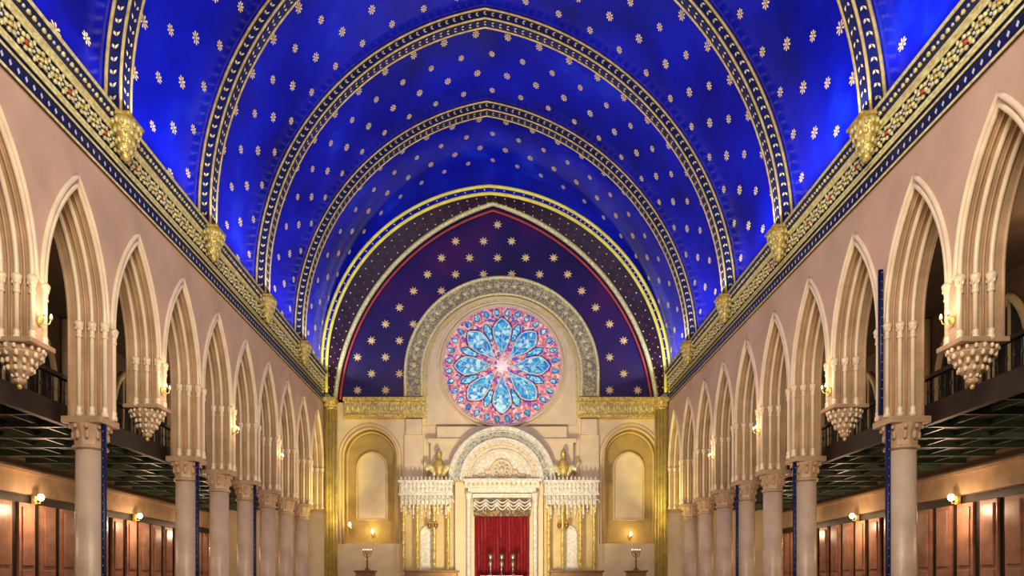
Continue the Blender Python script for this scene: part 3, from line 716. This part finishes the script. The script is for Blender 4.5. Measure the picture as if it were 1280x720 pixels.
Yd=26.6;zt_=H(15*Yd/860)
candelabrum(X(459,Yd),Yd,zt_,M['bronze'],'small bronze branched candelabrum on the far left desk',.80,2)
candelabrum(X(795,Yd),Yd,zt_,M['bronze'],'small bronze branched candelabrum on the far right desk',.80,2)
Yd=25.9
p=MB();cx_=X(627,Yd); r=empty('lectern',(cx_,Yd,.9),'central wooden reading table in front of the red curtain','table')
p.box(cx_-.8,cx_+.8,Yd-.35,Yd+.35,1.78,1.86);p.build('table_top',[M['bronze']],r,.01)
p=MB();p.box(cx_-.7,cx_+.7,Yd-.28,Yd+.28,.9,1.78);p.build('body',[M['dark']],r,.01)
for j,px in enumerate((613,627,641)):
    xx=X(px,Yd);q=empty('silver_finial',(xx,Yd,1.86),'dull silver crowned scroll ornament on the central table, %s'%['left one','middle one','right one'][j],'ornament','silver ornaments on the central table')
    p=MB();p.lathe((xx,Yd,1.86),[(.09,0),(.08,.03),(.025,.07),(.025,.3),(.06,.36),(.08,.46),(.04,.55),(.02,.6)],12);p.build('stand',[M['silver']],q)
    p=MB();p.lathe((xx,Yd,2.44),[(.04,0),(.09,.07),(.07,.12),(.10,.17),(.02,.24)],10,flute=.12,nf=5);p.build('crown',[M['silver']],q)
# niche sconces
for nm,px,py in (('inside the left niche',463,664),('at the edge of the left niche',437,656),('inside the right niche',791,667)):
    xx=X(px,28.1);zz=Z(py,28.1);yb=YW+.44 if 'inside' in nm else YW
    r=empty('niche_light',(xx,yb-.15,zz-.15),'glowing gilt candle light %s'%nm,'light','niche lights')
    p=MB();p.ball((xx,yb-.05,zz-.1),.07,.03,.1,8);p.tube([(xx,yb-.05,zz-.12),(xx,yb-.12,zz-.16),(xx,yb-.18,zz-.06)],.018,(1,0,0),6);p.build('bracket',[M['gold']],r)
    p=MB();p.lathe((xx,yb-.18,zz-.06),[(.03,0),(.06,.05),(.05,.11),(.01,.18)],10);p.build('bulb',[M['bulb']],r)
    l=bpy.data.lights.new('niche_glow','POINT');l.energy=10;l.color=(1,.75,.35);l.shadow_soft_size=.08
    lo=bpy.data.objects.new('niche_glow',l);lo.location=(xx,yb-.45,zz+.1);C.objects.link(lo)
# ------------------------------------------------------------------ lights
def area(loc,rot,sx,sy,en,col):
    l=bpy.data.lights.new('area','AREA');l.shape='RECTANGLE';l.size=sx;l.size_y=sy;l.energy=en;l.color=col
    o=bpy.data.objects.new('area_fill',l);o.location=loc;o.rotation_euler=rot;C.objects.link(o);return o
for s in (-1,1):
    area((s*6.45,15.5,H(8.52)),(PI,s*-.35,0),.15,24,600,(.78,.86,1))  # unseen uplights added along the cornices to light the vault evenly
area((0,1.0,9.5),(math.radians(80),0,0),6,4,1500,(1,.86,.68))  # unseen high fill added to light walls and vault from the front
area((0,16,1.2),(PI,0,0),6,18,620,(1,.78,.54))  # added uplight below the view, brightens the nave from the floor
def spot(loc,tgt,en,col,ang=50,blend=.6):
    l=bpy.data.lights.new('spot','SPOT');l.energy=en;l.color=col;l.spot_size=math.radians(ang);l.spot_blend=blend;l.shadow_soft_size=.3
    o=bpy.data.objects.new('spot_fill',l);o.location=loc;o.rotation_euler=(Vector(tgt)-Vector(loc)).to_track_quat('-Z','Y').to_euler();C.objects.link(o)
spot((0,19,1.3),(.2,28.3,4.8),2300,(1,.86,.58),60)  # unseen spot added to brighten the far wall
for s in (-1,1): spot((s*4.9,23.8,1.2),(s*6.8,27.9,6.5),1100,(1,.86,.28),36)  # unseen yellow spots added to brighten the corner piers
for s in (-1,1): spot((s*2.0,22.0,1.2),(s*7.0,25.5,5.5),500,(1,.80,.35),50)  # unseen spots added to warm the far end of the arcades
for s in (-1,1):
    for y,en in ((12.5,50),(22,22)):
        l=bpy.data.lights.new('gallery_fill','POINT');l.energy=en;l.color=(1,.70,.42);l.shadow_soft_size=.3  # unseen fill without a fixture, added to brighten the gallery openings
        o=bpy.data.objects.new('gallery_fill',l);o.location=(s*10.2,y,H(6.2));C.objects.link(o)
w=bpy.data.worlds.new('World');scene.world=w;w.use_nodes=True
w.node_tree.nodes['Background'].inputs[0].default_value=(1,.82,.65,1);w.node_tree.nodes['Background'].inputs[1].default_value=.15
scene.view_settings.view_transform='Standard'
# ------------------------------------------------------------------ camera
cd=bpy.data.cameras.new('camera');cam=bpy.data.objects.new('camera',cd);C.objects.link(cam)
cam.location=(0,0,EYE);cam.rotation_euler=(PI/2,0,0);cd.sensor_width=36;cd.lens=860/1280*36
cd.shift_x=20/1280;cd.shift_y=368/1280;cd.clip_end=200
scene.camera=cam
